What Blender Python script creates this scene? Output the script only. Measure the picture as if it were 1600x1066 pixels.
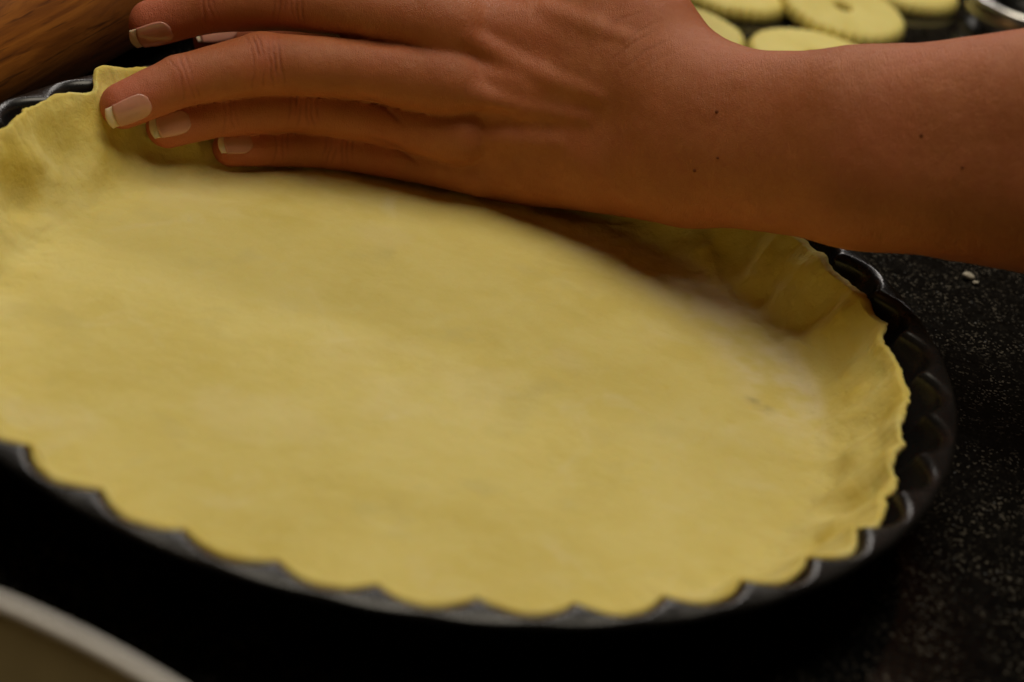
import bpy, math, random
import numpy as np
from mathutils import Matrix, Vector

random.seed(7); rng = np.random.RandomState(11)
S = bpy.context.scene
COL = S.collection
for o in list(bpy.data.objects):
    bpy.data.objects.remove(o)

# ------------------------------------------------------------------ camera
H0 = 0.028                                   # height of the tin's rim above the worktop
_t, _r = math.radians(60.75), math.radians(12.55)
_ct, _st, _cr, _sr = math.cos(_t), math.sin(_t), math.cos(_r), math.sin(_r)
M = np.array([[1, 0, 0], [0, _ct, -_st], [0, _st, _ct]]) @ np.array([[_cr, -_sr, 0], [_sr, _cr, 0], [0, 0, 1]])
CP = np.array([0.0242, -0.5016, 0.2698 + H0])
cd = bpy.data.cameras.new('camera'); cam = bpy.data.objects.new('camera', cd); COL.objects.link(cam)
mw = Matrix.Identity(4)
for i in range(3):
    for j in range(3): mw[i][j] = M[i][j]
    mw[i][3] = CP[i]
cam.matrix_world = mw
cd.sensor_width = 23.6; cd.lens = 3400 / 1600 * 23.6
cd.clip_start = 0.02; cd.clip_end = 30
cd.dof.use_dof = True; cd.dof.focus_distance = 0.638; cd.dof.aperture_fstop = 5.6
S.camera = cam

# ------------------------------------------------------------------ light
S.view_settings.view_transform = 'Standard'; S.view_settings.look = 'None'
S.view_settings.exposure = 0; S.view_settings.gamma = 1
W = bpy.data.worlds.new('World'); S.world = W; W.use_nodes = True
W.node_tree.nodes['Background'].inputs[0].default_value = (1.0, 0.52, 0.16, 1)
W.node_tree.nodes['Background'].inputs[1].default_value = 0.014

def area(name, loc, target, size, power, col):
    l = bpy.data.lights.new(name, 'AREA'); l.shape = 'DISK'; l.size = size; l.energy = power; l.color = col
    o = bpy.data.objects.new(name, l); COL.objects.link(o); o.location = loc
    o.rotation_euler = (Vector(target) - Vector(loc)).to_track_quat('-Z', 'Y').to_euler()
    return o
area('ceiling_lamp', (0.04, 0.15, 0.98), (0, 0.05, 0), 0.66, 6.0, (1.0, 0.90, 0.72))
hood = area('hood_lamp', (-0.06, 0.97, 0.62), (0.0, 0.1, 0), 0.55, 2.4, (1.0, 0.93, 0.86)); hood.data.shape = 'RECTANGLE'; hood.data.size_y = 0.07
area('front_fill', (-0.9, -0.9, 1.4), (0, 0, 0), 0.6, 0.45, (1.0, 0.52, 0.16))  # weak warm fill added from the front, not a known lamp

S.cycles.use_denoising = True
S.cycles.max_bounces = 8

# ------------------------------------------------------------------ helpers
def link(o, parent=None):
    COL.objects.link(o)
    if parent is not None: o.parent = parent
    return o

def mesh_np(name, V, F, mat, parent=None, smooth=True):
    me = bpy.data.meshes.new(name)
    V = np.asarray(V, dtype=np.float64)
    if hasattr(F, 'tolist') and len(V):
        me.vertices.add(len(V)); me.vertices.foreach_set('co', V.astype(np.float32).ravel())
        k = F.shape[1]; me.loops.add(F.size); me.loops.foreach_set('vertex_index', F.astype(np.int32).ravel())
        me.polygons.add(len(F)); me.polygons.foreach_set('loop_start', np.arange(0, F.size, k, dtype=np.int32))
        me.update(calc_edges=True); me.validate()
    else: me.from_pydata(V.tolist(), [], F)
    if smooth: me.polygons.foreach_set('use_smooth', [True] * len(me.polygons))
    me.update()
    if mat: me.materials.append(mat)
    return link(bpy.data.objects.new(name, me), parent)

def tag(o, label=None, cat=None, group=None, kind=None):
    if label: o['label'] = label
    if cat: o['category'] = cat
    if group: o['group'] = group
    if kind: o['kind'] = kind
    return o

def empty(name, loc=(0, 0, 0), rz=0.0):
    o = bpy.data.objects.new(name, None); o.empty_display_size = 0.02
    o.location = loc; o.rotation_euler = (0, 0, rz)
    return link(o)

def ray(px, py): return M @ np.array([(px - 800) / 3400, -(py - 533) / 3400, -1.0])
def at(px, py, z):                           # point of the place at height z seen at (px, py)
    d = ray(px, py); s = (z - CP[2]) / d[2]
    return CP + s * d

_perm = np.random.RandomState(3).permutation(4096)
_val = np.random.RandomState(4).uniform(-1, 1, 4096)
def vnoise(P):
    P = np.asarray(P, float); I = np.floor(P).astype(np.int64); f = P - I; f = f * f * (3 - 2 * f)
    def h(a, b, c): return _val[_perm[(_perm[(_perm[a & 4095] + b) & 4095] + c) & 4095]]
    x, y, z = I[..., 0], I[..., 1], I[..., 2]; fx, fy, fz = f[..., 0], f[..., 1], f[..., 2]
    r = 0
    for dx in (0, 1):
        for dy in (0, 1):
            for dz in (0, 1):
                w = (fx if dx else 1 - fx) * (fy if dy else 1 - fy) * (fz if dz else 1 - fz)
                r = r + w * h(x + dx, y + dy, z + dz)
    return r
def fbm(P, oct=4, gain=0.5):
    a, s, r = 1.0, 1.0, 0
    for k in range(oct):
        r = r + a * vnoise(np.asarray(P) * s + 17.3 * k); a *= gain; s *= 2.03
    return r

def sstep(a, b, x):
    t = np.clip((x - a) / (b - a), 0, 1); return t * t * (3 - 2 * t)

# ------------------------------------------------------------------ materials
class NT:
    def __init__(s, name):
        s.m = bpy.data.materials.new(name); s.m.use_nodes = True; s.t = s.m.node_tree
        s.b = s.t.nodes['Principled BSDF']
    def n(s, typ, **kw):
        nd = s.t.nodes.new(typ)
        for k, v in kw.items():
            if k in ('operation', 'blend_type', 'data_type', 'feature', 'noise_dimensions', 'attribute_name', 'wave_type', 'bands_direction', 'distance'):
                setattr(nd, k, v)
            else: nd.inputs[k.replace('_', ' ')].default_value = v
        return nd
    def l(s, a, b): s.t.links.new(a, b)
    def obj(s, scale=(1, 1, 1), rot=(0, 0, 0)):
        tc = s.n('ShaderNodeTexCoord'); mp = s.n('ShaderNodeMapping')
        mp.inputs['Scale'].default_value = scale; mp.inputs['Rotation'].default_value = rot
        s.l(tc.outputs['Object'], mp.inputs['Vector']); return mp.outputs['Vector']
    def noise(s, vec, scale, detail=4, rough=0.55, dist=0.0):
        nd = s.n('ShaderNodeTexNoise', Scale=scale, Detail=detail, Roughness=rough, Distortion=dist)
        s.l(vec, nd.inputs['Vector']); return nd.outputs['Fac']
    def ramp(s, fac, stops):
        r = s.n('ShaderNodeValToRGB'); cr = r.color_ramp
        while len(cr.elements) < len(stops): cr.elements.new(0.5)
        for e, (p, c) in zip(cr.elements, stops):
            e.position = p; e.color = c if len(c) == 4 else (*c, 1)
        s.l(fac, r.inputs['Fac']); return r.outputs['Color']
    def mix(s, fac, a, b, mode='MIX'):
        m = s.n('ShaderNodeMix', data_type='RGBA', blend_type=mode)
        for sock, v in ((m.inputs[0], fac), (m.inputs[6], a), (m.inputs[7], b)):
            if hasattr(v, 'is_linked'): s.l(v, sock)
            elif isinstance(v, tuple): sock.default_value = v if len(v) == 4 else (*v, 1)
            else: sock.default_value = v
        return m.outputs[2]
    def bump(s, h, strength, dist, prev=None):
        b = s.n('ShaderNodeBump', Strength=strength, Distance=dist); s.l(h, b.inputs['Height'])
        if prev is not None: s.l(prev, b.inputs['Normal'])
        s.l(b.outputs['Normal'], s.b.inputs['Normal']); return b.outputs['Normal']
    def set(s, **kw):
        for k, v in kw.items():
            sock = s.b.inputs[k.replace('_', ' ')]
            if hasattr(v, 'is_linked'): s.l(v, sock)
            else: sock.default_value = v if not (isinstance(v, tuple) and len(v) == 3 and sock.type == 'RGBA') else (*v, 1)
        return s

def mat_dough():
    m = NT('shortcrust_dough'); v = m.obj()
    big = m.noise(v, 22, 3, 0.55, 0.6); mid = m.noise(m.obj((1, 1.35, 1), (0, 0, 0.35)), 90, 5, 0.65, 0.4)
    c = m.ramp(big, [(0.3, (0.65, 0.53, 0.150)), (0.55, (0.72, 0.60, 0.195)), (0.75, (0.75, 0.635, 0.235))])
    c = m.mix(m.ramp(mid, [(0.42, (0, 0, 0)), (0.75, (0.55, 0.55, 0.55))]), c, (0.76, 0.66, 0.26))
    spots = m.noise(m.obj((1, 1, 1.6)), 48, 2, 0.5, 0.2)
    c = m.mix(m.ramp(spots, [(0.62, (0, 0, 0)), (0.78, (0.22, 0.22, 0.22))]), c, (0.44, 0.40, 0.20))
    flour = m.noise(m.obj((1, 1, 1)), 34, 3, 0.6, 0.9)
    c = m.mix(m.ramp(flour, [(0.6, (0, 0, 0)), (0.78, (0.28, 0.28, 0.28))]), c, (0.80, 0.73, 0.48))
    a = m.n('ShaderNodeAttribute', attribute_name='dark'); fr = m.n('ShaderNodeAttribute', attribute_name='fresh')
    fo = m.n('ShaderNodeAttribute', attribute_name='flour'); c = m.mix(fo.outputs['Fac'], c, (0.80, 0.70, 0.44))
    c = m.mix(fr.outputs['Fac'], c, (0.68, 0.51, 0.08))
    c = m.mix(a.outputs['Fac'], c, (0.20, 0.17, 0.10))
    m.set(Base_Color=c, Roughness=0.78, Subsurface_Weight=0.3, Subsurface_Scale=0.003)
    m.b.inputs['Subsurface Radius'].default_value = (1.0, 0.6, 0.2); m.b.inputs['Specular IOR Level'].default_value = 0.15
    p = m.bump(m.noise(v, 300, 5, 0.65, 0.3), 0.45, 0.0014)
    m.bump(m.noise(m.obj((1, 1.6, 1), (0, 0, 0.3)), 900, 3, 0.6), 0.25, 0.0004, p)
    return m.m

def mat_cookie():
    m = NT('cut_dough'); v = m.obj()
    c = m.ramp(m.noise(v, 60, 4, 0.6), [(0.35, (0.74, 0.62, 0.17)), (0.7, (0.82, 0.71, 0.23))])
    m.set(Base_Color=c, Roughness=0.6, Subsurface_Weight=0.35, Subsurface_Scale=0.003)
    m.b.inputs['Subsurface Radius'].default_value = (1.0, 0.6, 0.2)
    m.bump(m.noise(v, 420, 4, 0.6), 0.25, 0.0008)
    return m.m

def mat_tin():
    m = NT('dark_nonstick_metal'); v = m.obj()
    c = m.ramp(m.noise(v, 40, 4, 0.6), [(0.3, (0.013, 0.0125, 0.013)), (0.7, (0.020, 0.019, 0.019))])
    r = m.ramp(m.noise(v, 160, 4, 0.6), [(0.3, (0.22,) * 3), (0.7, (0.33,) * 3)])
    m.set(Base_Color=c, Roughness=r, Metallic=0.35)
    m.b.inputs['Specular IOR Level'].default_value = 0.6
    m.bump(m.noise(v, 2200, 3, 0.6), 0.12, 0.0003)
    return m.m

def mat_granite():
    m = NT('black_granite'); v = m.obj()
    base = m.ramp(m.noise(v, 260, 5, 0.7), [(0.35, (0.002, 0.002, 0.002)), (0.62, (0.006, 0.006, 0.006)), (0.8, (0.016, 0.015, 0.013))])
    vo = m.n('ShaderNodeTexVoronoi', Scale=900.0); m.l(m.obj((1, 1, 1)), vo.inputs['Vector'])
    sel = m.n('ShaderNodeSeparateColor'); m.l(vo.outputs['Color'], sel.inputs[0])
    dots = m.ramp(vo.outputs['Distance'], [(0.22, (1, 1, 1)), (0.40, (0, 0, 0))])
    pick = m.ramp(sel.outputs[0], [(0.80, (0, 0, 0)), (0.98, (1, 1, 1))])
    f = m.mix(1.0, dots, pick, 'MULTIPLY')
    patch = m.ramp(m.noise(v, 70, 3, 0.6), [(0.38, (0.15, 0.15, 0.15)), (0.62, (1, 1, 1))])
    f = m.mix(1.0, f, patch, 'MULTIPLY')
    tint = m.mix(sel.outputs[1], (0.13, 0.11, 0.085), (0.13, 0.135, 0.14))
    c = m.mix(f, base, tint)
    vo2 = m.n('ShaderNodeTexVoronoi', Scale=1500.0); m.l(v, vo2.inputs['Vector'])
    s2 = m.n('ShaderNodeSeparateColor'); m.l(vo2.outputs['Color'], s2.inputs[0])
    f2 = m.mix(1.0, m.ramp(s2.outputs[0], [(0.86, (0, 0, 0)), (0.99, (0.7, 0.7, 0.7))]), patch, 'MULTIPLY')
    c = m.mix(f2, c, (0.16, 0.14, 0.11))
    m.set(Base_Color=c, Roughness=0.11)
    m.b.inputs['Specular IOR Level'].default_value = 0.32
    m.bump(m.noise(v, 900, 3, 0.6), 0.08, 0.0003)
    return m.m

def mat_wood():
    m = NT('oiled_wood')
    v = m.obj((1, 1, 0.12))
    g = m.noise(v, 130, 6, 0.65, 0.8)
    c = m.ramp(g, [(0.30, (0.08, 0.020, 0.004)), (0.45, (0.26, 0.085, 0.011)), (0.62, (0.42, 0.155, 0.022)), (0.80, (0.52, 0.22, 0.04))])
    p = m.noise(m.obj((1, 1, 0.05)), 620, 3, 0.7)
    c = m.mix(m.ramp(p, [(0.56, (0, 0, 0)), (0.66, (0.85, 0.85, 0.85))]), c, (0.08, 0.022, 0.005))
    m.set(Base_Color=c, Roughness=0.5)
    m.bump(g, 0.25, 0.0008)
    return m.m

def mat_skin():
    m = NT('skin'); v = m.obj()
    n1 = m.noise(v, 45, 4, 0.6); n2 = m.noise(v, 320, 4, 0.65)
    c = m.ramp(n1, [(0.3, (0.36, 0.112, 0.036)), (0.7, (0.46, 0.160, 0.064))])
    c = m.mix(m.ramp(n2, [(0.42, (0, 0, 0)), (0.75, (0.55, 0.55, 0.55))]), c, (0.36, 0.100, 0.042))
    c = m.mix(m.ramp(m.noise(v, 28, 4, 0.6, 0.5), [(0.45, (0, 0, 0)), (0.75, (0.4, 0.4, 0.4))]), c, (0.48, 0.115, 0.048))
    a = m.n('ShaderNodeAttribute', attribute_name='flush'); c = m.mix(a.outputs['Fac'], c, (0.56, 0.145, 0.085))
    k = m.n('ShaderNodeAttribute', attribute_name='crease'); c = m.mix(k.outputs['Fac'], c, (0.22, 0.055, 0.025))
    m.set(Base_Color=c, Roughness=0.50, Subsurface_Weight=0.25, Subsurface_Scale=0.0035)
    m.b.inputs['Subsurface Radius'].default_value = (1.0, 0.35, 0.15); m.b.inputs['Specular IOR Level'].default_value = 0.36
    vo = m.n('ShaderNodeTexVoronoi', Scale=1500.0, feature='DISTANCE_TO_EDGE')
    m.l(m.obj((1.6, 1, 1), (0, 0.1, 0)), vo.inputs['Vector'])
    p = m.bump(vo.outputs['Distance'], 0.40, 0.0005)
    p = m.bump(m.noise(m.obj((4.5, 1, 1)), 520, 4, 0.65), 0.45, 0.0006, p)
    m.bump(m.noise(v, 160, 4, 0.6), 0.25, 0.0010, p)
    return m.m

def simple(name, col, rough, metal=0.0, sss=0.0, bump=None, spec=0.5):
    m = NT(name); v = m.obj()
    n = m.noise(v, 120, 4, 0.6)
    c = m.ramp(n, [(0.3, tuple(x * 0.86 for x in col)), (0.7, tuple(min(1, x * 1.08) for x in col))])
    m.set(Base_Color=c, Roughness=rough, Metallic=metal)
    m.b.inputs['Specular IOR Level'].default_value = spec
    if sss: m.b.inputs['Subsurface Weight'].default_value = sss; m.b.inputs['Subsurface Scale'].default_value = 0.001
    if bump: m.bump(m.noise(v, bump[0], 3, 0.6), bump[1], 0.0004)
    return m.m

MD, MC_, MT, MG, MW, MS = mat_dough(), mat_cookie(), mat_tin(), mat_granite(), mat_wood(), mat_skin()
MNAIL = simple('nail_bed', (0.60, 0.285, 0.215), 0.17, sss=0.2, spec=0.7)
MTIP = simple('nail_free_edge', (0.74, 0.60, 0.44), 0.3, sss=0.3)
MMOLE = simple('mole_brown', (0.15, 0.045, 0.018), 0.8, spec=0.05)
MSTEEL = simple('bright_steel', (0.80, 0.79, 0.77), 0.28, metal=1.0, bump=(300, 0.05))
MENAMEL = simple('white_enamel', (0.93, 0.90, 0.87), 0.3)
MBOWLSHADE = simple('bowl_inside_shade', (0.32, 0.26, 0.13), 0.4)  # shade on the pale bowl's inner wall, put into its olive colour
MCRUMB = simple('dry_flour', (0.42, 0.38, 0.30), 0.8)

# ------------------------------------------------------------------ worktop
def build_worktop():
    x0, x1, y0, y1, t, b = -0.9, 1.1, -0.62, 1.3, 0.03, 0.003
    V, F = [], []
    prof = [(0.0, -t), (0.0, -b), (b * 0.3, -b * 0.3), (b, 0.0)]
    def ringv(i, z): return [(x0 + i, y0 + i, z), (x1 - i, y0 + i, z), (x1 - i, y1 - i, z), (x0 + i, y1 - i, z)]
    for i, z in prof: V += ringv(i, z)
    for k in range(len(prof) - 1):
        for j in range(4):
            a = 4 * k + j; c = 4 * k + (j + 1) % 4; F.append((a, c, c + 4, a + 4))
    n = 4 * (len(prof) - 1); F.append((n, n + 1, n + 2, n + 3)); F.append((3, 2, 1, 0))
    o = mesh_np('worktop', V, F, MG, smooth=False)
    tag(o, 'polished black granite worktop with pale specks', kind='structure')
build_worktop()

# ------------------------------------------------------------------ tart tin
NFL, TH0 = 39, math.radians(-68.2)
def scal(th): return np.abs(np.sin(NFL * (th - TH0) / 2))
def sscal(th): return 0.5 - 0.5 * np.cos(NFL * (th - TH0))
def wall_r(th, t):                           # inner face of the fluted wall, t 0 at the base, 1 at the top
    s = scal(th) ** 0.85
    return 0.1185 + (0.1322 - 0.1185) * t + s * (0.0038 + 0.0014 * t)

def build_tin():
    root = empty('tart_tin', (0, 0, 0))
    tag(root, 'dark non-stick fluted round tart tin lined with dough, on black granite', 'tart tin')
    nt = NFL * 26; th = np.linspace(0, 2 * np.pi, nt, endpoint=False)
    rows = []
    zb = 0.0012
    ts = np.linspace(0, 1, 9)
    for t in ts: rows.append((wall_r(th, t), np.full(nt, zb + t * (H0 - 0.0030 - zb))))
    rt = wall_r(th, 1.0)
    for a in (12, 24, 36, 48, 60, 72, 82, 90):           # rolled shoulder
        a = math.radians(a); rows.append((rt + 0.0030 * (1 - math.cos(a)), np.full(nt, H0 - 0.0030 + 0.0030 * math.sin(a))))
    ro = 0.1414
    r1 = rt + 0.0030
    for q in (0.4, 0.8): rows.append((r1 + (ro - 0.0006 - r1) * q, np.full(nt, H0 - 0.0003 * q)))
    rows.append((np.full(nt, ro - 0.0004), np.full(nt, H0 - 0.0006)))
    rows.append((np.full(nt, ro), np.full(nt, H0 - 0.0012)))
    rows.append((np.full(nt, ro - 0.0004), np.full(nt, H0 - 0.0019)))
    rows.append((r1 + 0.0004, np.full(nt, H0 - 0.0020)))
    for t in (0.86, 0.6, 0.3, 0.0): rows.append((wall_r(th, t) + 0.0009, np.full(nt, zb + t * (H0 - 0.0030 - zb) - 0.0004)))
    nr = len(rows)
    V = np.concatenate([np.stack([r * np.cos(th), r * np.sin(th), z], 1) for r, z in rows])
    i = np.arange(nt); i2 = (i + 1) % nt; F = []
    for k in range(nr):
        k2 = (k + 1) % nr
        F.append(np.stack([k * nt + i, k2 * nt + i, k2 * nt + i2, k * nt + i2], 1))
    mesh_np('fluted_side', V, np.concatenate(F), MT, root)
    # loose base
    n = 180; th = np.linspace(0, 2 * np.pi, n, endpoint=False)
    V = []
    for r, z in ((0.1178, 0.0006), (0.1182, 0.0012), (0.1176, 0.0018)):
        V += [(r * math.cos(t), r * math.sin(t), z) for t in th]
    F = []
    for k in range(2):
        for j in range(n): F.append((k * n + j, k * n + (j + 1) % n, (k + 1) * n + (j + 1) % n, (k + 1) * n + j))
    F.append(tuple(range(2 * n, 3 * n))); F.append(tuple(range(n - 1, -1, -1)))
    mesh_np('loose_base', V, F, MT, root, smooth=False)
build_tin()

# ------------------------------------------------------------------ dough lining
def build_dough():
    nt = 1300; th = np.linspace(-np.pi, np.pi, nt, endpoint=False); deg = np.degrees(th)
    # edge line, degrees: (radius, height relative to the rim), mm
    K = [(-180, 131.5, -5), (-165, 131, -3), (-150, 131.5, -2.5), (-120, 131.8, -1.4), (-60, 131.8, -1.4), (-35, 131.5, -1.6), (-27, 131, -2.5), (-23.5, 132.4, -3.0), (-19, 130.0, -3.6),
         (-16, 127.3, -4.2), (-10.7, 127.4, -4), (-3.7, 127.6, -4), (1, 128.6, -4), (8, 128.4, -4), (13, 127.6, -4.2), (15.5, 127.2, -4), (17.5, 130.6, -3.4), (19.3, 131.2, -3.4),
         (21, 130.6, -4.5), (25, 131.6, -4.6), (26.8, 132.6, -4.2), (28.5, 131.0, -4.2), (32, 130.4, -4), (38, 132.2, -4), (44, 133, -4), (60, 132.5, -5), (80, 132, -4), (100, 132, -3),
         (120, 132, -3), (134, 133, -1), (138, 133, 1.5), (141, 134, 2.6), (143.5, 135.5, 3.6), (144.8, 137.0, 5.0), (145.8, 134.0, 2.4), (147.4, 129.8, -0.6), (149.4, 131.5, 0.6), (151, 132.2, 0.9), (154.6, 132.6, 0.6), (158, 131.6, 0.2), (161.6, 131.2, 0.0), (166, 130.6, -2), (172, 132, -3), (180, 131.5, -5)]
    K = np.array(K, float)
    er = np.interp(deg, K[:, 0], K[:, 1]); ez = np.interp(deg, K[:, 0], K[:, 2])
    ker = np.exp(-0.5 * (np.arange(-9, 10) / 2.6) ** 2); ker /= ker.sum()
    sm = lambda a: np.convolve(np.concatenate([a[-9:], a, a[:9]]), ker, 'valid')
    er, ez = sm(er), sm(ez)
    cyc = np.stack([np.cos(th), np.sin(th), 0 * th], 1)
    near = sstep(-176, -150, deg) * (1 - sstep(-30, -24, deg))      # pressed well into the flutes
    ragged = 1 - 0.75 * near
    er += ragged * 0.75 * fbm(cyc * 24, 4, 0.62) + near * 5.0 * scal(th) ** 0.9 * (0.82 + 0.22 * np.clip(fbm(cyc * 5 + 2, 2), -1, 1)) - near * (0.20 + 0.35 * fbm(cyc * 16 + 8, 3))
    er += ragged * 0.30 * fbm(cyc * 90 + 3, 2)
    ez += ragged * (0.5 * fbm(cyc * 20 + 5, 4, 0.6)) + near * 0.35 * fbm(cyc * 12 + 9, 2)
    imprint = (1 - near) * 0.9 * sscal(th)
    er += imprint * 0.6
    # crease between floor and wall
    CK = np.array([(-180, 116, 0), (-150, 117, 0), (-30, 116, 0), (-10, 114.3, 0), (6, 116.8, 0), (16, 118, 0), (29, 119.3, 0), (40, 118.5, 0), (47, 120, 0), (60, 121, 0), (120, 119, 0), (145, 116.5, 0), (180, 116, 0)], float)
    rc = np.interp(deg, CK[:, 0], CK[:, 1]) + 0.9 * fbm(cyc * 7 + 3, 3)
    zf = 4.2                                                        # floor top, mm above the worktop
    thick = 3.0
    top = H0 * 1e3
    P = []                                                          # list of (r, z) rows in mm
    nf = 70
    fl = np.linspace(0, 1, nf) ** 0.8
    for q in fl: P.append((q * (rc - 7) + 0.0, np.full(nt, zf)))
    nw = 46
    ze = top + ez
    for q in np.linspace(0, 1, nw)[1:]:
        a, b, c = (1 - q) ** 2, 2 * q * (1 - q), q * q
        P.append((a * (rc - 7) + b * (rc + 1.0) + c * (er - 0.9), a * zf + b * (zf + 0.3) + c * ze))
    # lip and back
    slope_r, slope_z = (er - 0.9 - rc), (ze - zf); Ls = np.hypot(slope_r, slope_z)
    nr_, nz_ = slope_z / Ls, -slope_r / Ls                           # outwards and down
    tl = 2.1 + 0.35 * fbm(cyc * 18 + 20, 3)
    for a in (25, 55, 90, 125, 155, 180):
        a = math.radians(a)
        P.append((er - 0.9 + nr_ * tl / 2 * (1 - math.cos(a)) + slope_r / Ls * tl / 2 * math.sin(a),
                  ze + nz_ * tl / 2 * (1 - math.cos(a)) + slope_z / Ls * tl / 2 * math.sin(a)))
    rb, zb = P[-1]
    for q in (0.25, 0.5, 0.75, 1.0):
        P.append((rb + (rc + 0.2 - rb) * q, zb + (1.9 - zb) * q))
    P.append((rc * 0.5, np.full(nt, 1.9))); P.append((rc * 0.0 + 0.5, np.full(nt, 1.9)))
    R = np.array([p[0] for p in P]); Z = np.array([p[1] for p in P]); nrow = len(P)
    V = np.stack([R * np.cos(th), R * np.sin(th), Z], -1)            # mm
    # relief on the top side: push along the section normal
    ntop = nf + nw - 1 + 3
    dR = np.gradient(R[:ntop], axis=0); dZ = np.gradient(Z[:ntop], axis=0); L = np.hypot(dR, dZ) + 1e-6
    NR, NZ = -dZ / L, dR / L
    T = np.broadcast_to(th, (ntop, nt)); Rt = R[:ntop]
    X, Y, Zt = V[:ntop, :, 0], V[:ntop, :, 1], V[:ntop, :, 2]
    Pn = np.stack([X, Y, Zt], -1)
    wq = np.zeros(ntop); wq[nf:nf + nw - 1] = np.linspace(0, 1, nw)[1:]; wq[nf + nw - 1:] = 1
    wallw = sstep(0.15, 0.6, wq)[:, None] * (1 - 0.8 * near)[None, :]
    D = 0.28 * fbm(Pn / 26.0, 3) + 0.06 * fbm(Pn / 5.0, 3)
    fing = fbm(np.stack([X / 13.0, Y / 13.0, Zt / 40.0], -1) + 40, 2, 0.5)
    dent = 2.5 * fing + 0.35 * fbm(Pn / 5.5 + 9, 3)
    lowedge = 1 - 0.55 * sstep(0.85, 1, wq)[:, None]
    D = D + wallw * dent * lowedge
    for px, py, z, sz, am in [(95, 168, .026, 4.5, 1.3), (75, 215, .020, 6.0, -0.9), (110, 225, .018, 5.5, -0.8), (30, 250, .017, 6.0, 2.0), (15, 310, .011, 5.5, -1.8), (150, 270, .012, 6.0, 1.2), (60, 340, .006, 5.0, 1.0),
                              (1142, 398, .018, 5.0, 1.8), (1185, 440, .014, 6.5, -2.4), (1250, 412, .020, 5.0, 1.8), (1290, 470, .016, 5.5, -1.6), (1232, 505, .009, 6.5, -1.6), (1325, 500, .018, 4.5, 1.5), (1372, 522, .022, 2.6, 1.8), (1350, 532, .018, 3.0, 1.2),
                              (1350, 560, .017, 6.0, -1.3), (1330, 620, .012, 5.0, 1.2), (1365, 660, .016, 5.0, -1.3), (1345, 720, .012, 5.0, 1.2), (1300, 775, .006, 5.0, -1.0), (1200, 700, .0042, 7.0, 0.6), (1230, 640, .0042, 6.0, -0.6)]:
        c = at(px, py, z) * 1e3
        D = D + am * np.exp(-((X - c[0]) ** 2 + (Y - c[1]) ** 2 + (Zt - c[2]) ** 2) / sz ** 2)
    # flutes showing through the pressed wall, right-hand side
    rz = sstep(-25, 5, np.degrees(T)) * (1 - sstep(60, 75, np.degrees(T)))
    D = D - wallw * 0.45 * sscal(T) + wallw * rz * (1.1 * (1 - sscal(T)) * (0.7 + 0.5 * fbm(np.stack([T * 6, 0 * T, 0 * T], -1), 2)))
    # shallow press marks by the foot of the wall on the right
    rim_zone = sstep(92, 112, Rt) * (1 - sstep(0.1, 0.5, wq))[:, None]
    D += rim_zone * 0.75 * fbm(Pn / 9.0 + 70, 3)
    # small torn pits
    prs = np.random.RandomState(5)
    dark = np.zeros((ntop, nt)); fresh = np.zeros((ntop, nt))
    pits = [(1180, 635, 1.4), (1140, 655, 1.3), (1100, 640, 1.0), (1065, 655, .8), (1290, 775, 1.6), (985, 402, 1.2), (1003, 412, 1.0), (960, 388, .9), (1040, 605, .7), (1090, 610, .7), (590, 470, .5), (920, 632, .5)]
    for px, py, s in pits:
        c = at(px, py, 0.0042) * 1e3
        d2 = ((X - c[0]) / (s * 1.5)) ** 2 + ((Y - c[1]) / (s * 2.4)) ** 2
        g = np.exp(-d2 * 1.4) * (0.7 + 0.6 * vnoise(Pn * 1.6)); D -= 0.75 * s * g * 0.7; fresh = np.maximum(fresh, np.clip(g, 0, 1) * 0.35)
    # overlap seam where extra dough was pressed on, upper right
    seam = np.array([at(px, py, 0.006)[:2] * 1e3 for px, py in [(905, 338), (960, 347), (1020, 352), (1075, 372), (1105, 400), (1128, 432), (1150, 462), (1190, 492), (1235, 530)]])
    best = np.full(X.shape, 1e9); side = np.zeros(X.shape)
    msk = (X > 20) & (Y > 20) & (Rt > 85)
    xs, ys = X[msk], Y[msk]; bb = np.full(xs.shape, 1e9); ss = np.zeros(xs.shape)
    for a, b in zip(seam[:-1], seam[1:]):
        ab = b - a; t = np.clip(((xs - a[0]) * ab[0] + (ys - a[1]) * ab[1]) / (ab @ ab), 0, 1)
        dx, dy = xs - a[0] - t * ab[0], ys - a[1] - t * ab[1]; d = np.hypot(dx, dy)
        cr = ab[0] * dy - ab[1] * dx
        u = d < bb; bb[u] = d[u]; ss[u] = np.sign(cr[u])
    jit = 0.9 * fbm(np.stack([xs / 4, ys / 4, 0 * xs], -1), 3)
    sd = bb * ss + jit
    add = 1.0 * np.exp(-(sd / 11.0) ** 2) * sstep(1.6, -1.6, sd) * sstep(40, 10, bb) - 0.16 * sstep(0, 14, np.hypot(xs - seam[0, 0], ys - seam[0, 1])) * np.exp(-((sd - 0.2) / 0.9) ** 2)
    D[msk] += add; fresh[msk] = np.maximum(fresh[msk], 0.12 * np.exp(-((sd - 0.2) / 0.9) ** 2))
    # dark places where the tin shows through thin dough
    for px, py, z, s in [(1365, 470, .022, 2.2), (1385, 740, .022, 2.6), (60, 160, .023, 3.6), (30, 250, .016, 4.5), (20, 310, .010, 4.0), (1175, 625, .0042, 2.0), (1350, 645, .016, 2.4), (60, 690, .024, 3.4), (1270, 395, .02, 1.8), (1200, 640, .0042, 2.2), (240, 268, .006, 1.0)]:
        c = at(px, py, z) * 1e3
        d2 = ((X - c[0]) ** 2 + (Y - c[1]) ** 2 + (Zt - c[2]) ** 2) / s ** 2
        dark = np.maximum(dark, np.exp(-d2) * (0.30 + 0.30 * vnoise(Pn / 1.7)))
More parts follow.
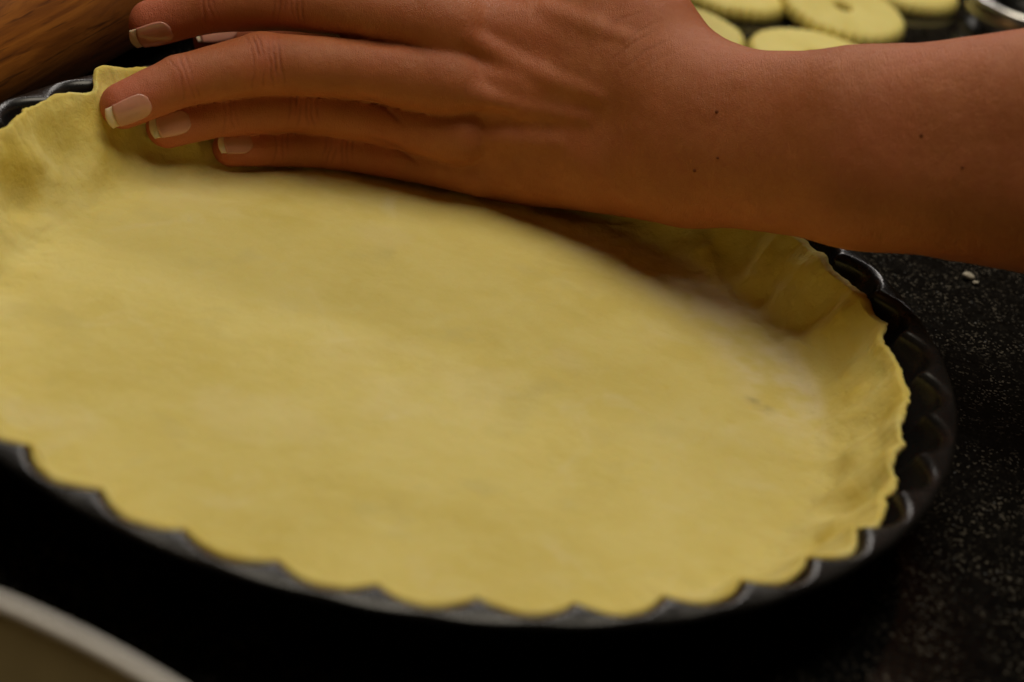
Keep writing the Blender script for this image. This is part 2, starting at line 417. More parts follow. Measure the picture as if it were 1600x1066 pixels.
    fresh = np.maximum(fresh, (0.55 * sstep(0.9, 1, wq))[:, None] * np.clip(0.55 + 0.9 * fbm(Pn / 6 + 30, 2), 0, 1))
    fresh = np.maximum(fresh, wallw * np.clip(0.28 + 0.5 * fbm(Pn / 11 + 55, 3), 0, 0.7))
    tdeg = np.degrees(T); flour = sstep(84, 104, Rt) * (1 - sstep(0.12, 0.4, wq))[:, None] * sstep(-8, 18, tdeg) * (1 - sstep(62, 80, tdeg)) * np.clip(0.40 + 0.6 * fbm(Pn / 7 + 90, 3), 0, 0.7)
    flour = np.maximum(flour, 0.16 * sstep(0.1, 1.0, fbm(Pn / 21 + 33, 4)) * (1 - wallw))
    D += sstep(70, 100, Rt) * (1 - wallw) * sstep(-30, 0, tdeg) * (1 - sstep(60, 80, tdeg)) * 0.14 * fbm(Pn / 2.2 + 13, 3)
    V[:ntop, :, 0] += D * NR * np.cos(th); V[:ntop, :, 1] += D * NR * np.sin(th); V[:ntop, :, 2] += D * NZ
    # the back of the sheet lies against the tin
    for bi, row in enumerate(range(ntop + 4, nrow - 3)):
        zt_ = V[row, :, 2]; wr = wall_r(th, np.clip((zt_ - 1.2) / (H0 * 1e3 - 3.4), 0, 1)) * 1e3 - 0.3
        r0 = np.hypot(V[row, :, 0], V[row, :, 1]); kk = np.maximum(r0, wr) / r0; V[row, :, 0] *= kk; V[row, :, 1] *= kk
    # keep it inside the tin
    rr = np.hypot(V[..., 0], V[..., 1]); zz = V[..., 2]
    lim = wall_r(th[None, :], np.clip((zz - 1.2) / (H0 * 1e3 - 3.4), 0, 1)) * 1e3 - 0.25
    soft = (131.2 - 13.7 * (1 - np.clip(zz / 27.0, 0, 1))) - 0.5 + 1.8 * sscal(th)[None, :]
    ntp = ntop - 2; lim[:ntp] = np.minimum(lim[:ntp], soft[:ntp] + near[None, :] * 50)
    lim = lim + 60 * sstep(H0 * 1e3 - 1.2, H0 * 1e3 + 0.4, zz) ** 2
    hh = np.maximum(4.0 - np.abs(rr - lim), 0) / 4.0
    rn = np.minimum(rr, lim) - hh * hh * 4.0 / 4 * (1 - 0.8 * near)[None, :]
    rn = np.where((rr > 60) & (lim < 1e6), rn, rr)
    k = rn / np.maximum(rr, 1e-6); V[..., 0] *= k; V[..., 1] *= k
    V[..., 2] = np.maximum(V[..., 2], 1.9)
    V = V.reshape(-1, 3) * 1e-3
    i = np.arange(nt); i2 = (i + 1) % nt
    F = np.concatenate([np.stack([k * nt + i, k * nt + i2, (k + 1) * nt + i2, (k + 1) * nt + i], 1) for k in range(nrow - 1)])
    V[:nt] = V[:nt].mean(0)
    o = mesh_np('pastry_case', V, F[:, ::-1], MD)
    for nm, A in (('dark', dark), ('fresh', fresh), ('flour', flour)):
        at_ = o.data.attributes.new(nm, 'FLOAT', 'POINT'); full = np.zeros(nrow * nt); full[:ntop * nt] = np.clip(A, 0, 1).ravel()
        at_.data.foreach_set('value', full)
    o.data.flip_normals()
    tag(o, 'pale yellow raw dough pressed flat and up the sides of the tart tin', 'pastry dough')
build_dough()

# ------------------------------------------------------------------ the two arms
def Q(px, py, d):                            # mm in axes that lie square to the forearm's view, d metres away
    return np.array([(px - 800) / 3400 * d, -(py - 533) / 3400 * d, -d]) * 1e3

def sdf_grid(lo, hi, h):
    n = [int(math.ceil((hi[i] - lo[i]) / h)) + 1 for i in range(3)]
    return [lo[i] + h * np.arange(n[i]) for i in range(3)], n

class Field:
    def __init__(s, lo, hi, h):
        s.ax, s.n = sdf_grid(lo, hi, h); s.lo = np.array(lo, float); s.h = h
        s.F = np.full(s.n, 50.0, dtype=np.float32)
    def cone(s, A, a, b, r1, r2, k=0.0, m=16.0, sub=False):
        a = np.asarray(a, float); b = np.asarray(b, float)
        l = np.minimum(a - r1, b - r2) - m; u = np.maximum(a + r1, b + r2) + m
        i0 = [max(0, int((l[i] - s.lo[i]) / s.h)) for i in range(3)]; i1 = [min(s.n[i], int((u[i] - s.lo[i]) / s.h) + 2) for i in range(3)]
        if any(i1[i] <= i0[i] for i in range(3)): return
        sl = tuple(slice(i0[i], i1[i]) for i in range(3))
        x = s.ax[0][sl[0]][:, None, None] - a[0]; y = s.ax[1][sl[1]][None, :, None] - a[1]; z = s.ax[2][sl[2]][None, None, :] - a[2]
        ab = b - a; L = max(float(ab @ ab), 1e-9)
        t = np.clip((x * ab[0] + y * ab[1] + z * ab[2]) / L, 0, 1)
        d = np.sqrt((x - t * ab[0]) ** 2 + (y - t * ab[1]) ** 2 + (z - t * ab[2]) ** 2) - (r1 + (r2 - r1) * t)
        if sub: d = -d; A[sl] = np.maximum(A[sl], d.astype(np.float32)) if k <= 0 else -smin(-A[sl], -d, k)
        else: A[sl] = smin(A[sl], d, k)
def smin(a, b, k):
    if k <= 0: return np.minimum(a, b).astype(np.float32)
    h = np.maximum(k - np.abs(a - b), 0) / k
    return (np.minimum(a, b) - h * h * h * k / 6).astype(np.float32)

def surface_nets(A, lo, h):
    n = A.shape; s = A < 0
    c = s[:-1, :-1, :-1].astype(np.int8)
    cnt = np.zeros([k - 1 for k in n], np.int8)
    for dx in (0, 1):
        for dy in (0, 1):
            for dz in (0, 1): cnt += s[dx:n[0] - 1 + dx, dy:n[1] - 1 + dy, dz:n[2] - 1 + dz]
    act = (cnt > 0) & (cnt < 8); I = np.argwhere(act); idx = np.full(act.shape, -1, np.int64); idx[act] = np.arange(len(I))
    acc = np.zeros((len(I), 3)); num = np.zeros(len(I))
    corners = [(a, b, c) for a in (0, 1) for b in (0, 1) for c in (0, 1)]
    for p in corners:
        for axis in range(3):
            if p[axis]: continue
            q = list(p); q[axis] = 1
            va = A[I[:, 0] + p[0], I[:, 1] + p[1], I[:, 2] + p[2]]; vb = A[I[:, 0] + q[0], I[:, 1] + q[1], I[:, 2] + q[2]]
            m = (va < 0) != (vb < 0); t = np.where(m, va / np.where(m, va - vb, 1), 0)
            pt = np.tile(np.array(p, float), (len(I), 1)); pt[:, axis] = t
            acc += pt * m[:, None]; num += m
    V = (I + acc / num[:, None]) * h + np.asarray(lo)
    F = []
    for axis in range(3):
        o1, o2 = [(1, 2), (2, 0), (0, 1)][axis]
        sh = list(n); sh[axis] -= 1
        a = [slice(0, n[k]) for k in range(3)]; b = list(a); a[axis] = slice(0, n[axis] - 1); b[axis] = slice(1, n[axis])
        sa, sb = s[tuple(a)], s[tuple(b)]
        E = np.argwhere(sa != sb); ok = (E[:, o1] > 0) & (E[:, o1] < n[o1] - 1) & (E[:, o2] > 0) & (E[:, o2] < n[o2] - 1); E = E[ok]
        flip = sa[E[:, 0], E[:, 1], E[:, 2]]
        def cell(d1, d2):
            e = E.copy(); e[:, o1] -= d1; e[:, o2] -= d2; return idx[e[:, 0], e[:, 1], e[:, 2]]
        q = np.stack([cell(1, 1), cell(0, 1), cell(0, 0), cell(1, 0)], 1)
        q[~flip] = q[~flip][:, ::-1]; F.append(q)
    F = np.concatenate(F); F = F[(F >= 0).all(1)]
    used = np.unique(F); rm = np.full(len(V), -1); rm[used] = np.arange(len(used))
    return V[used], rm[F]

def laplace(V, F, it=2, lam=0.5):
    E = np.concatenate([F[:, [0, 1]], F[:, [1, 2]], F[:, [2, 3]], F[:, [3, 0]]])
    n = len(V); deg = np.bincount(E.ravel(), minlength=n).astype(float)[:, None]
    for k in range(it):
        acc = np.zeros_like(V)
        for c in range(3):
            acc[:, c] = np.bincount(E[:, 0], V[E[:, 1], c], n) + np.bincount(E[:, 1], V[E[:, 0], c], n)
        V = V + lam * (acc / np.maximum(deg, 1) - V)
    return V

def vnormals(V, F):
    fn = np.cross(V[F[:, 2]] - V[F[:, 0]], V[F[:, 3]] - V[F[:, 1]]); n = len(V); N = np.zeros_like(V)
    for c in range(3): N[:, c] = np.bincount(F.ravel(), np.repeat(fn[:, c], 4), n)
    return N / np.maximum(np.linalg.norm(N, axis=1)[:, None], 1e-9)

def subdiv(V, F):
    n = len(V); m = len(F)
    E = np.sort(np.stack([F, np.roll(F, -1, 1)], -1).reshape(-1, 2), 1); key = E[:, 0] * n + E[:, 1]
    u, inv = np.unique(key, return_inverse=True); inv = inv.reshape(-1, 4); ea, eb = u // n, u % n
    V2 = np.concatenate([V, (V[ea] + V[eb]) / 2, V[F].mean(1)])
    ei = n + inv; ep = np.roll(ei, 1, 1); fc = n + len(u) + np.arange(m)
    F2 = np.concatenate([np.stack([F[:, k], ei[:, k], fc, ep[:, k]], 1) for k in range(4)])
    V2 = laplace(V2, F2, 2, 0.5)
    return V2, F2, vnormals(V2, F2)

def finger_chain(fd, palm, chain, k_palm, anchor=None):
    G = np.full(fd.n, 50.0, dtype=np.float32)
    for (a, ra), (b, rb) in zip(chain[:-1], chain[1:]): fd.cone(G, a, b, ra, rb, 1.6)
    return smin(palm, G, k_palm)

def seg(p, a, b):
    ab = b - a; return (p - a) @ ab / (ab @ ab), ab

def grow(name, fingers, palm_cones, forearm, lo, hi, h, parent, tendons=(), folds=()):
    fd = Field(lo, hi, h)
    P = np.full(fd.n, 50.0, dtype=np.float32)
    for a, b, r1, r2, k in palm_cones: fd.cone(P, a, b, r1, r2, k, 20)
    for a, b, r1, r2, k in forearm: fd.cone(P, a, b, r1, r2, k, 30)
    T = P.copy()
    for pts, r0, r1, proud in tendons:       # cords under the skin: sunk so that only their backs show
        w = [surf_point(px, py, fd, P, .55, .72) for px, py in pts]
        w = [q - np.array([0, 0, (r0 + (r1 - r0) * i / max(1, len(w) - 1)) - proud]) for i, q in enumerate(w) if q is not None]
        for i in range(len(w) - 1):
            m = max(1, len(w) - 1); fd.cone(T, w[i], w[i + 1], r0 + (r1 - r0) * i / m, r0 + (r1 - r0) * (i + 1) / m, 5)
    for ch, kp in fingers: T = smin(T, finger_chain(fd, P, ch, kp), 0.5)
    V, F = surface_nets(T, lo, h)
    V = laplace(V, F, 2, 0.5)
    V, F, N = subdiv(V, F)
    n = len(V); disp = np.zeros(n); crease = np.zeros(n); flush = np.zeros(n)
    disp += 0.10 * fbm(V / 6.0, 3)
    for ch, kp in fingers:
        pts = [np.asarray(c[0], float) for c in ch]; rad = [c[1] for c in ch]
        tip = pts[0]; d = np.linalg.norm(V - tip, axis=1); flush = np.maximum(flush, np.exp(-(d / 13.0) ** 2) * 0.75)
        for ji, amp, offs in ((1, 0.75, (-2.2, -0.6, 1.0)), (2, 1.0, (-4.2, -2.5, -1.0, 0.6, 2.1, 3.8))):
            if ji >= len(pts) - 1: continue
            c = pts[ji]; ax = pts[ji - 1] - pts[min(ji + 1, len(pts) - 1)]; ax = ax / np.linalg.norm(ax)
            rel = V - c; m = (np.abs(rel @ ax) < 9) & (np.linalg.norm(rel, axis=1) < rad[ji] * 1.35 + 5)
            r = rel[m]; t = r @ ax; perp = r - t[:, None] * ax; pr = np.linalg.norm(perp, axis=1)
            cam_side = sstep(0.05, 0.6, N[m][:, 2]) * (pr < rad[ji] * 1.3)
            side = perp[:, 1] / rad[ji]
            g = np.zeros(len(t)); wob = 0.9 * fbm(V[m] / 3.1 + 7 * ji, 2)
            for oi, o_ in enumerate(offs):
                bend = 1.3 * (side ** 2) * (1 if o_ > 0 else -1)
                str_ = np.clip(0.65 + 0.7 * vnoise(np.stack([perp[:, 1] / 2.6, np.full(len(t), oi * 3.7), np.full(len(t), float(c[0] % 9))], 1)), 0, 1)
                g = np.maximum(g, np.exp(-((t - o_ - bend - 0.35 * wob) / 0.36) ** 2) * str_)
            win = sstep(1.05, 0.55, np.abs(side))
            g = g * cam_side * win
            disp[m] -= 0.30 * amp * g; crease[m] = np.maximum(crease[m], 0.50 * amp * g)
            pk = np.exp(-(t / 5.0) ** 2) * cam_side * win
            flush[m] = np.maximum(flush[m], 0.35 * pk)
    for pts, wd, amp in folds:               # skin folds, drawn as lines across the back of the wrist and hand
        sx = 800 + 3400 * V[:, 0] / -V[:, 2]; sy = 533 - 3400 * V[:, 1] / -V[:, 2]
        pts = np.array(pts, float); m = (N[:, 2] > 0.1) & (sx > pts[:, 0].min() - 25) & (sx < pts[:, 0].max() + 25) & (sy > pts[:, 1].min() - 25) & (sy < pts[:, 1].max() + 25)
        x, y = sx[m], sy[m]; best = np.full(x.shape, 1e9); tt = np.zeros(x.shape)
        for i, (a, b) in enumerate(zip(pts[:-1], pts[1:])):
            ab = b - a; t = np.clip(((x - a[0]) * ab[0] + (y - a[1]) * ab[1]) / (ab @ ab), 0, 1)
            d = np.hypot(x - a[0] - t * ab[0], y - a[1] - t * ab[1]); u = d < best; best[u] = d[u]; tt[u] = (i + t[u]) / (len(pts) - 1)
        g = np.exp(-(best / wd) ** 2) * np.sin(np.pi * np.clip(tt, 0.03, 0.97)) ** 0.6
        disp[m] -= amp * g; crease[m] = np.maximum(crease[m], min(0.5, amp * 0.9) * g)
    V = V + N * disp[:, None]
    Vw = (V * 1e-3) @ M.T + CP
    o = mesh_np(name, Vw, F, MS, parent)
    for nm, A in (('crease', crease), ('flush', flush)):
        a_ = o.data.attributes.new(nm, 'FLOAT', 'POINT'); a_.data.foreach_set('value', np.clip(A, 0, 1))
    return o, fd, T

def surf_point(px, py, fd, T, d0, d1):       # where the line of sight meets the skin
    for d in np.linspace(d0, d1, 1200):
        p = Q(px, py, d); i = np.round((p - fd.lo) / fd.h).astype(int)
        if (i < 0).any() or (i >= np.array(fd.n)).any(): continue
        if T[tuple(i)] < 0: return p
    return None

def add_nail(body, tip, dip, r, rd, nrm, w, length, over, name='fingernail', back=0.0):
    """a curved plate over the last bone, its free edge past the fingertip"""
    tip = np.asarray(tip, float); dip = np.asarray(dip, float)
    a = tip - dip; a /= np.linalg.norm(a); nrm = np.asarray(nrm, float); nrm = nrm - a * (nrm @ a); nrm /= np.linalg.norm(nrm)
    b = np.cross(nrm, a); Lb = np.linalg.norm(np.asarray(tip) - dip)
    def plate(t0, t1, nu, nv, lift, endcurve, nm, mat, par, rootcurve):
        V = []; Rn = r * 1.28; hw = r * math.sin(w)
        for j in range(nv + 1):
            q = j / nv
            for i in range(nu + 1):
                u = -1 + 2 * i / nu
                e0 = t0 + rootcurve * (1 - math.sqrt(max(0, 1 - (0.98 * u) ** 2))); e1 = t1 - endcurve * u * u
                t = e0 + (e1 - e0) * q
                wd = hw * (0.90 + 0.10 * sstep(t0, t0 + 5, t) - 0.10 * sstep(-1.0, t1, t)) * u
                up = r + (rd - r) * min(1, max(0, -t / Lb)) + lift + math.sqrt(Rn * Rn - wd * wd) - Rn - 0.02 * max(0.0, t + 1) ** 2 - 0.30 * (1 - sstep(t0, t0 + 1.6, t))
                V.append(tip + a * t + nrm * up + b * wd)
        top = np.array(V); m = len(top)
        V = np.concatenate([top, top - nrm * 0.4]); F = []
        st = nu + 1
        for j in range(nv):
            for i in range(nu):
                k = j * st + i; F.append((k, k + 1, k + st + 1, k + st)); F.append((m + k, m + k + st, m + k + st + 1, m + k + 1))
        bd = [i for i in range(st)] + [j * st + nu for j in range(1, nv + 1)] + [nv * st + i for i in range(nu - 1, -1, -1)] + [j * st for j in range(nv - 1, 0, -1)]
        for x, y in zip(bd, bd[1:] + bd[:1]): F.append((y, x, m + x, m + y))
        return mesh_np(nm, (V * 1e-3) @ M.T + CP, F, mat, par)
    n_ = plate(-length + back, back, 18, 14, 0.22, 0.7, name, MNAIL, body, 3.2)
    plate(back - 0.2, back + over, 18, 6, 0.25, 0.9, 'nail_tip', MTIP, n_, -0.5)
    return n_

person = empty('person', (0.30, 0.10, 0.0))
tag(person, 'bare-armed person pressing the dough into the tin with an outstretched left hand', 'person')

# ---- left arm and hand, in front
FI = [(Q(238, 36, .653), 7.1), (Q(330, 8, .652), 8.1), (Q(455, 1, .651), 8.9), (Q(580, 15, .651), 9.4), (Q(700, 40, .653), 10.5)]
FM = [(Q(193, 165, .633), 6.9), (Q(282, 126, .638), 7.6), (Q(410, 99, .645), 9.2), (Q(560, 108, .650), 8.9), (Q(690, 125, .653), 10.5)]
FR = [(Q(262, 197, .645), 6.6), (Q(350, 175, .651), 7.1), (Q(470, 165, .658), 8.0), (Q(600, 186, .661), 8.0), (Q(720, 208, .661), 9.8)]
FP = [(Q(362, 231, .658), 5.8), (Q(430, 228, .664), 6.2), (Q(525, 228, .670), 7.2), (Q(640, 246, .672), 7.3), (Q(750, 262, .670), 9.0)]
FT = [(Q(560, -20, .690), 7.5), (Q(680, -40, .686), 8.5), (Q(820, -50, .680), 10), (Q(930, -30, .668), 13), (Q(1010, 60, .652), 15)]
wr_u, wr_l = Q(1100, 171, .642), Q(1080, 260, .645)
palm = []
for a, ra, b, rb, k in [
    (Q(705, 40, .661), 10.5, Q(1010, 90, .654), 13, 6), (Q(695, 125, .662), 10.6, Q(1000, 150, .652), 14, 8), (Q(730, 205, .667), 9.8, Q(1000, 220, .653), 14, 8),
    (Q(760, 258, .671), 9.0, Q(1010, 262, .656), 14, 8), (Q(710, 40, .663), 10.2, Q(735, 205, .670), 9.8, 8), (Q(800, -20, .670), 12, Q(960, 20, .662), 14, 8),
    (Q(850, 60, .666), 14, Q(860, 230, .667), 13.5, 8), (Q(950, -70, .668), 14, Q(985, 20, .660), 14, 12),
    (Q(940, 100, .655), 15, wr_u, 17, 12), (Q(950, 240, .657), 14, wr_l, 16.2, 12), (Q(780, 262, .680), 11, Q(1000, 262, .665), 14, 8), (Q(960, 0, .662), 13, Q(1080, 150, .647), 15, 22),
    (Q(682, 32, .651), 9.2, Q(705, 36, .652), 9.2, 8), (Q(685, 124, .652), 9.0, Q(705, 128, .652), 9.0, 8)]:
    palm.append((a, b, ra, rb, k))
fore = []
for a, ra, b, rb, k in [
    (wr_u, 17, Q(1350, 190, .612), 19, 12), (wr_l, 16.2, Q(1350, 273, .612), 19, 12), (Q(1080, 215, .642), 16.5, Q(1350, 232, .616), 21, 14),
    (Q(1350, 190, .612), 19, Q(1750, 172, .582), 25, 12), (Q(1350, 273, .612), 19, Q(1750, 310, .582), 24, 12), (Q(1350, 232, .616), 21, Q(1750, 240, .588), 27, 14)]:
    fore.append((a, b, ra, rb, k))
loL = [Q(140, 0, .70)[0] , Q(0, 470, .70)[1], -735]; hiL = [Q(1800, 0, .60)[0], Q(0, -140, .70)[1], -548]
TEND = [([(655, 25), (720, 52), (790, 88), (860, 122), (940, 150)], 3.6, 1.6, 0.30), ([(670, 128), (740, 146), (820, 166), (920, 184)], 3.4, 1.5, 0.25),
        ([(720, 210), (800, 215), (880, 222)], 3.0, 2.2, 0.30), ([(860, 20), (930, 45), (985, 62)], 3.4, 2.0, 0.3)]
FOLDS = [([(955, 96), (990, 66), (1030, 46)], 3, .16), ([(970, 112), (1008, 80), (1046, 62)], 3, .14), ([(968, 74), (1000, 48), (1032, 32)], 3, .13), ([(990, 118), (1028, 92), (1060, 80)], 4, .10),
         ([(930, 60), (970, 30), (1020, 14)], 4, .12), ([(560, 150), (600, 166), (632, 196)], 4, .5), ([(575, 214), (620, 230), (654, 255)], 4, .55), ([(545, 62), (590, 68), (622, 70)], 5, .35)]
left, fdL, TL = grow('left_arm', [(FI, 5), (FM, 3.0), (FR, 2.5), (FP, 2.5), (FT, 6)], palm, fore, loL, hiL, 0.75, person, TEND, FOLDS)
left.location = -person.location
left['label'] = 'left forearm and hand, fingers stretched left along the dough wall'
for (tip, r), (dip, rd), n_, w, L_, ov, bk in [
    (FI[0], FI[1], (0.10, -0.70, 0.72), 0.60, 11.0, 2.3, 4.8), (FM[0], FM[1], (0.0, -0.50, 0.87), 0.59, 11.5, 2.3, 4.8),
    (FR[0], FR[1], (0.0, -0.10, 1.0), 0.58, 10.5, 2.1, 4.6), (FP[0], FP[1], (0.0, 0.12, 1.0), 0.60, 9.0, 1.8, 4.0)]:
    add_nail(left, tip, dip, r, rd, n_, w, L_, ov, back=bk)

def mole(px, py, r):
    p = surf_point(px, py, fdL, TL, .55, .70)
    if p is None: return
    V, F = [], []
    nu, nv = 12, 5
    for j in range(nv + 1):
        a = math.pi / 2 * j / nv
        for i in range(nu):
            u = 2 * math.pi * i / nu
            V.append(p + np.array([r * math.cos(a) * math.cos(u), r * math.cos(a) * math.sin(u) * 0.9, 0.30 * math.sin(a) + 0.02]))
    for j in range(nv):
        for i in range(nu): F.append((j * nu + i, j * nu + (i + 1) % nu, (j + 1) * nu + (i + 1) % nu, (j + 1) * nu + i))
    mesh_np('mole', (np.array(V) * 1e-3) @ M.T + CP, F, MMOLE, left)
for a in [(1120, 175, .55), (1085, 267, .50), (1121, 247, .40), (1441, 212, .75), (1504, 262, .50)]: mole(*a)

# ---- right arm and hand, behind: the thumb tip shows between the fingers of the left
def BQ(px, py, d): return Q(px, py, d)
RT = [(BQ(338, 62, .690), 7.6), (BQ(430, 50, .690), 8.5), (BQ(560, 20, .695), 9.5), (BQ(720, -30, .715), 12)]
R1 = [(BQ(330, -130, .720), 7), (BQ(430, -160, .725), 8), (BQ(560, -170, .735), 8.8), (BQ(700, -120, .745), 10.5)]
R2 = [(BQ(290, -190, .735), 7), (BQ(390, -225, .745), 8), (BQ(540, -240, .755), 9), (BQ(700, -170, .760), 10.5)]
R3 = [(BQ(310, -250, .760), 6.8), (BQ(410, -285, .770), 7.8), (BQ(550, -295, .775), 8.4), (BQ(705, -225, .775), 10)]
R4 = [(BQ(380, -300, .785), 6), (BQ(470, -330, .79), 6.8), (BQ(580, -335, .795), 7.4), (BQ(710, -275, .79), 9)]
rp = [(BQ(700, -120, .75), BQ(960, -110, .745), 11, 14, 8), (BQ(700, -170, .76), BQ(960, -140, .75), 11, 15, 8), (BQ(705, -225, .775), BQ(970, -180, .76), 10.5, 15, 8),
      (BQ(710, -275, .79), BQ(980, -210, .77), 9.5, 14, 8), (BQ(720, -30, .715), BQ(950, -90, .735), 12, 14, 8), (BQ(700, -120, .75), BQ(710, -275, .79), 11, 10, 8)]
rf = [(BQ(985, -40, .725), BQ(1110, -340, .76), 16, 21, 12), (BQ(950, -110, .735), BQ(1050, -400, .78), 17, 22, 12)]
loR = [Q(250, 0, .80)[0] - 4, Q(0, 140, .70)[1], -850]; hiR = [Q(1400, 0, .80)[0], Q(0, -460, .80)[1] + 10, -672]
right, fdR, TR = grow('right_arm', [(RT, 6), (R1, 4), (R2, 4), (R3, 4), (R4, 4)], rp, rf, loR, hiR, 1.5, person)
right.location = -person.location
right['label'] = 'right hand behind, only its thumb tip and a bit of forearm in view'
add_nail(right, RT[0][0], RT[1][0], RT[0][1], RT[1][1], (0.0, 0.55, 0.83), 0.95, 13, 1.6, 'thumbnail', back=4.2)

# ------------------------------------------------------------------ cut dough rings
def ring_mesh(name, R, hole, hgt, seed, lump):
    rs = np.random.RandomState(seed); nfl = 34; nt = nfl * 8; th = np.linspace(0, 2 * np.pi, nt, endpoint=False)
    cyc = np.stack([np.cos(th), np.sin(th), 0 * th + seed], 1); wob = 1 + 0.012 * fbm(cyc * 1.6, 2)
    fl = 1.5 * np.abs(np.sin(nfl * th / 2))
    rows = [(hole + 0 * th, 0.2), (hole - 0.2 + 0 * th, hgt * 0.5), (hole + 0.4 + 0 * th, hgt * 0.88), (hole + 1.6 + 0 * th, hgt)]
    for q in (0.15, 0.35, 0.55, 0.75): rows.append((hole + 1.6 + (R - 3.2 - hole - 1.6) * q, hgt))
    rows += [((R - 3.2 + 0.1 * fl) * wob, hgt), ((R - 2.0 + 0.4 * fl) * wob, hgt * 0.97), ((R - 1.0 + 0.8 * fl) * wob, hgt * 0.85), ((R - 0.5 + fl) * wob, hgt * 0.6), ((R + fl) * wob, hgt * 0.12), ((R - 0.4 + fl) * wob, 0.0)]
    V = []
    for r, z in rows:
        r = r + 0 * th; X, Y = r * np.cos(th), r * np.sin(th)
        Zz = z + (lump * fbm(np.stack([X / 9, Y / 9, 0 * X + seed], 1), 2) if z > hgt * 0.4 else 0 * X)
        V.append(np.stack([X, Y, Zz], 1))
    n = len(rows); V = np.concatenate(V) * 1e-3; i = np.arange(nt); i2 = (i + 1) % nt
    F = np.concatenate([np.stack([k * nt + i, ((k + 1) % n) * nt + i, ((k + 1) % n) * nt + i2, k * nt + i2], 1) for k in range(n)])
    return V, F[:, ::-1]
G = 'fluted dough rings set out behind the tin'
rings = [
    (1316, 14, .0065, 25.5, 3.6, 5.5, 0.30, 0.06, 'large fluted dough ring with a small hole, lying over the edge of another ring'),
    (1062, 40, .005, 25.5, 3.6, 5.0, 0.25, 0.0, 'smooth pale dough ring half hidden behind the wrist'),
    (1143, -20, .005, 23.5, 3.6, 5.2, 0.25, 0.0, 'fluted dough ring cut by the top edge, between the wrist and the large ring'),
    (1278, 86, .004, 26.0, 3.6, 4.2, 0.20, 0.0, 'flat dough ring underneath the large one, mostly hidden by the forearm'),
    (1415, -24, .005, 22.5, 3.6, 5.2, 0.25, 0.0, 'fluted dough ring at the top, nearest the steel cutter')]
for k, (px, py, z, R, ho, hg, lp, tilt, lab) in enumerate(rings):
    V, F = ring_mesh('dough_ring', R, ho, hg, k + 2, lp)
    o = mesh_np('dough_ring', V, F, MC_)
    c = at(px, py, z); o.location = (c[0], c[1], 0.0002); o.rotation_euler = (0, 0, 0.7 * k)
    if k == 0:
        o.location = (c[0], c[1], 0.0030); o.rotation_euler = (0.085, 0.03, 0.3)
    tag(o, lab, 'dough ring', G)

# ------------------------------------------------------------------ steel cutter
def lathe(prof, n=96, closed=False):
    V, F = [], []
    for r, z in prof: V += [(r * math.cos(2 * math.pi * i / n), r * math.sin(2 * math.pi * i / n), z) for i in range(n)]
    m = len(prof)
    for k in range(m if closed else m - 1):
        for i in range(n):
            a, b = k * n + i, k * n + (i + 1) % n; c = ((k + 1) % m) * n; F.append((a, b, c + (i + 1) % n, c + i))
    return V, F
c = at(1606, 16, 0.008)
cut = empty('pastry_cutter', (c[0], c[1], 0.0)); tag(cut, 'round bright steel pastry cutter at the right behind the forearm', 'pastry cutter')
V, F = lathe([(0.0260, 0.0), (0.0260, 0.0105), (0.0256, 0.0105), (0.0256, 0.0)], closed=True); mesh_np('band', V, F, MSTEEL, cut)
V, F = lathe([(0.0260 + 0.0018 * math.cos(a), 0.0118 + 0.0018 * math.sin(a)) for a in np.linspace(0, 2 * math.pi, 12, endpoint=False)], closed=True)
mesh_np('rolled_rim', V, F, MSTEEL, cut)

# ------------------------------------------------------------------ rolling pin
def build_pin():
    R = 0.030
    a = at(-60, 42, R); b = at(215, -92, R)
    d = Vector(b - a); d.z = 0; d.normalize()
    root = empty('rolling_pin'); mid = Vector(a) * 0.45 + Vector(b) * 0.55
    root.matrix_world = Matrix.Translation((mid.x, mid.y, R)) @ d.to_track_quat('Z', 'X').to_matrix().to_4x4()
    tag(root, 'brown wooden rolling pin lying behind the tin at the upper left', 'rolling pin')
    L = 0.13
    prof = [(0.002, -L), (R * 0.8, -L), (R * 0.96, -L + 0.002), (R, -L + 0.006), (R, 0.0), (R, L - 0.006), (R * 0.96, L - 0.002), (R * 0.8, L), (0.002, L)]
    V, F = lathe(prof, 128); mesh_np('barrel', V, F, MW, root)
    for s in (-1, 1):
        prof = [(0.006, s * (L - 0.001)), (0.009, s * (L + 0.010)), (0.0125, s * (L + 0.035)), (0.013, s * (L + 0.065)), (0.009, s * (L + 0.088)), (0.001, s * (L + 0.092))]
        V, F = lathe(prof, 48); mesh_np('handle', V, F, MW, root)
build_pin()

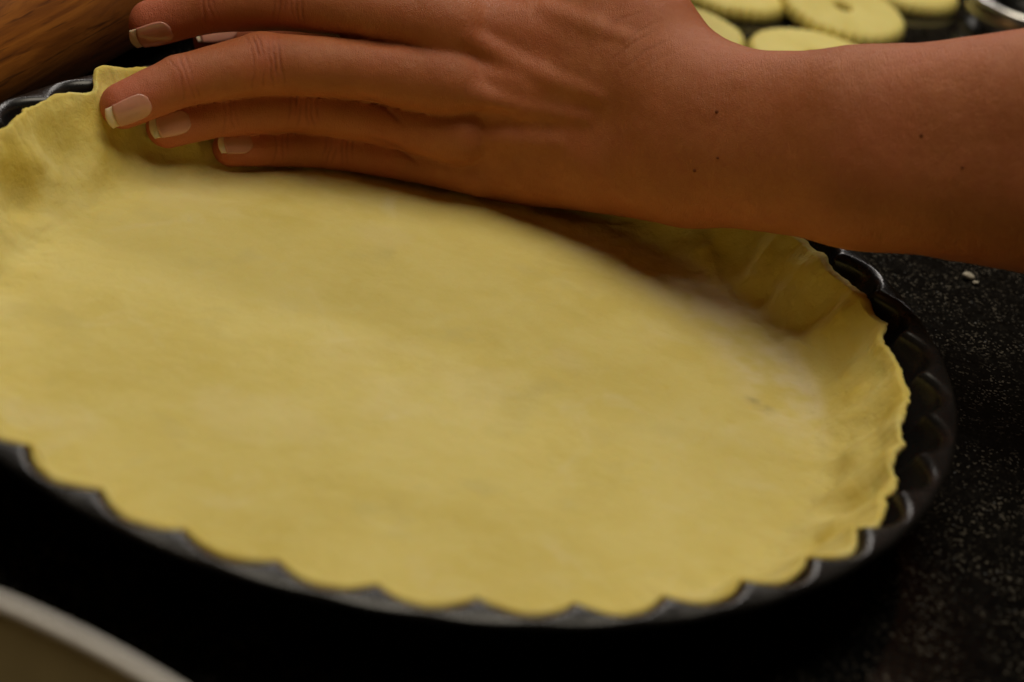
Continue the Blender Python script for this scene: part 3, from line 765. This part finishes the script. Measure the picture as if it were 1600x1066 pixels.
# ------------------------------------------------------------------ bowl in front
def build_bowl():
    KB = 1.35
    # the rim passes through these points
    p1, p2, p3 = [at(px, py, 0.070)[:2] for px, py in ((0, 924), (150, 994), (278, 1066))]
    t = (p3 - p1) / np.linalg.norm(p3 - p1); nrm = np.array([t[1], -t[0]])
    if nrm[1] > 0: nrm = -nrm
    ctr = (p1 + p3) / 2 + nrm * math.sqrt((0.115 * KB) ** 2 - (np.linalg.norm(p3 - p1) / 2) ** 2)
    root = empty('mixing_bowl', (ctr[0], ctr[1], 0)); tag(root, 'out of focus bowl with a pale rolled rim at the lower left', 'bowl')
    out = [(0.045, 0.0), (0.050, 0.0), (0.062, 0.006), (0.088, 0.020), (0.106, 0.042), (0.1150, 0.0675)]
    inn = [(0.1138, 0.0675), (0.1045, 0.043), (0.087, 0.0225), (0.060, 0.009), (0.02, 0.006), (0.0005, 0.006)]
    V, F = lathe([(r * KB, z) for r, z in [(0.0005, 0.001)] + out], 128); mesh_np('outer_shell', V, F, MENAMEL, root)
    V, F = lathe([(r * KB, z) for r, z in inn], 128); mesh_np('inner_shell', V, F, MBOWLSHADE, root)
    V, F = lathe([(0.1146 * KB + 0.0013 * math.cos(a), 0.0684 + 0.0010 * math.sin(a)) for a in np.linspace(0, 2 * math.pi, 14, endpoint=False)], 160, closed=True)
    mesh_np('rim', V, F, MENAMEL, root)
build_bowl()

# ------------------------------------------------------------------ crumbs
def crumb(px, py, r, seed, lab, name='dough_crumb'):
    nu, nv = 14, 8; V, F = [], []
    for j in range(nv + 1):
        a = math.pi * j / nv
        for i in range(nu):
            u = 2 * math.pi * i / nu; d = np.array([math.sin(a) * math.cos(u), math.sin(a) * math.sin(u), math.cos(a)])
            V.append(d)
    V = np.array(V); k = 1 + 0.38 * fbm(V * 1.7 + seed, 3)
    V = V * k[:, None] * np.array([r, r * 0.8, r * 0.5]); V[:, 2] -= V[:, 2].min()
    for j in range(nv):
        for i in range(nu): F.append((j * nu + i, (j + 1) * nu + i, (j + 1) * nu + (i + 1) % nu, j * nu + (i + 1) % nu))
    c = at(px, py, r * 0.3); o = mesh_np(name, V, F, MCRUMB); o.location = (c[0], c[1], 0.0001)
    tag(o, lab, 'crumb')
crumb(1512, 434, .0019, 3, 'larger of two pale dough crumbs on the granite just below the forearm')
crumb(1524, 443, .0010, 8, 'small crumb touching the larger one on the granite below the forearm')
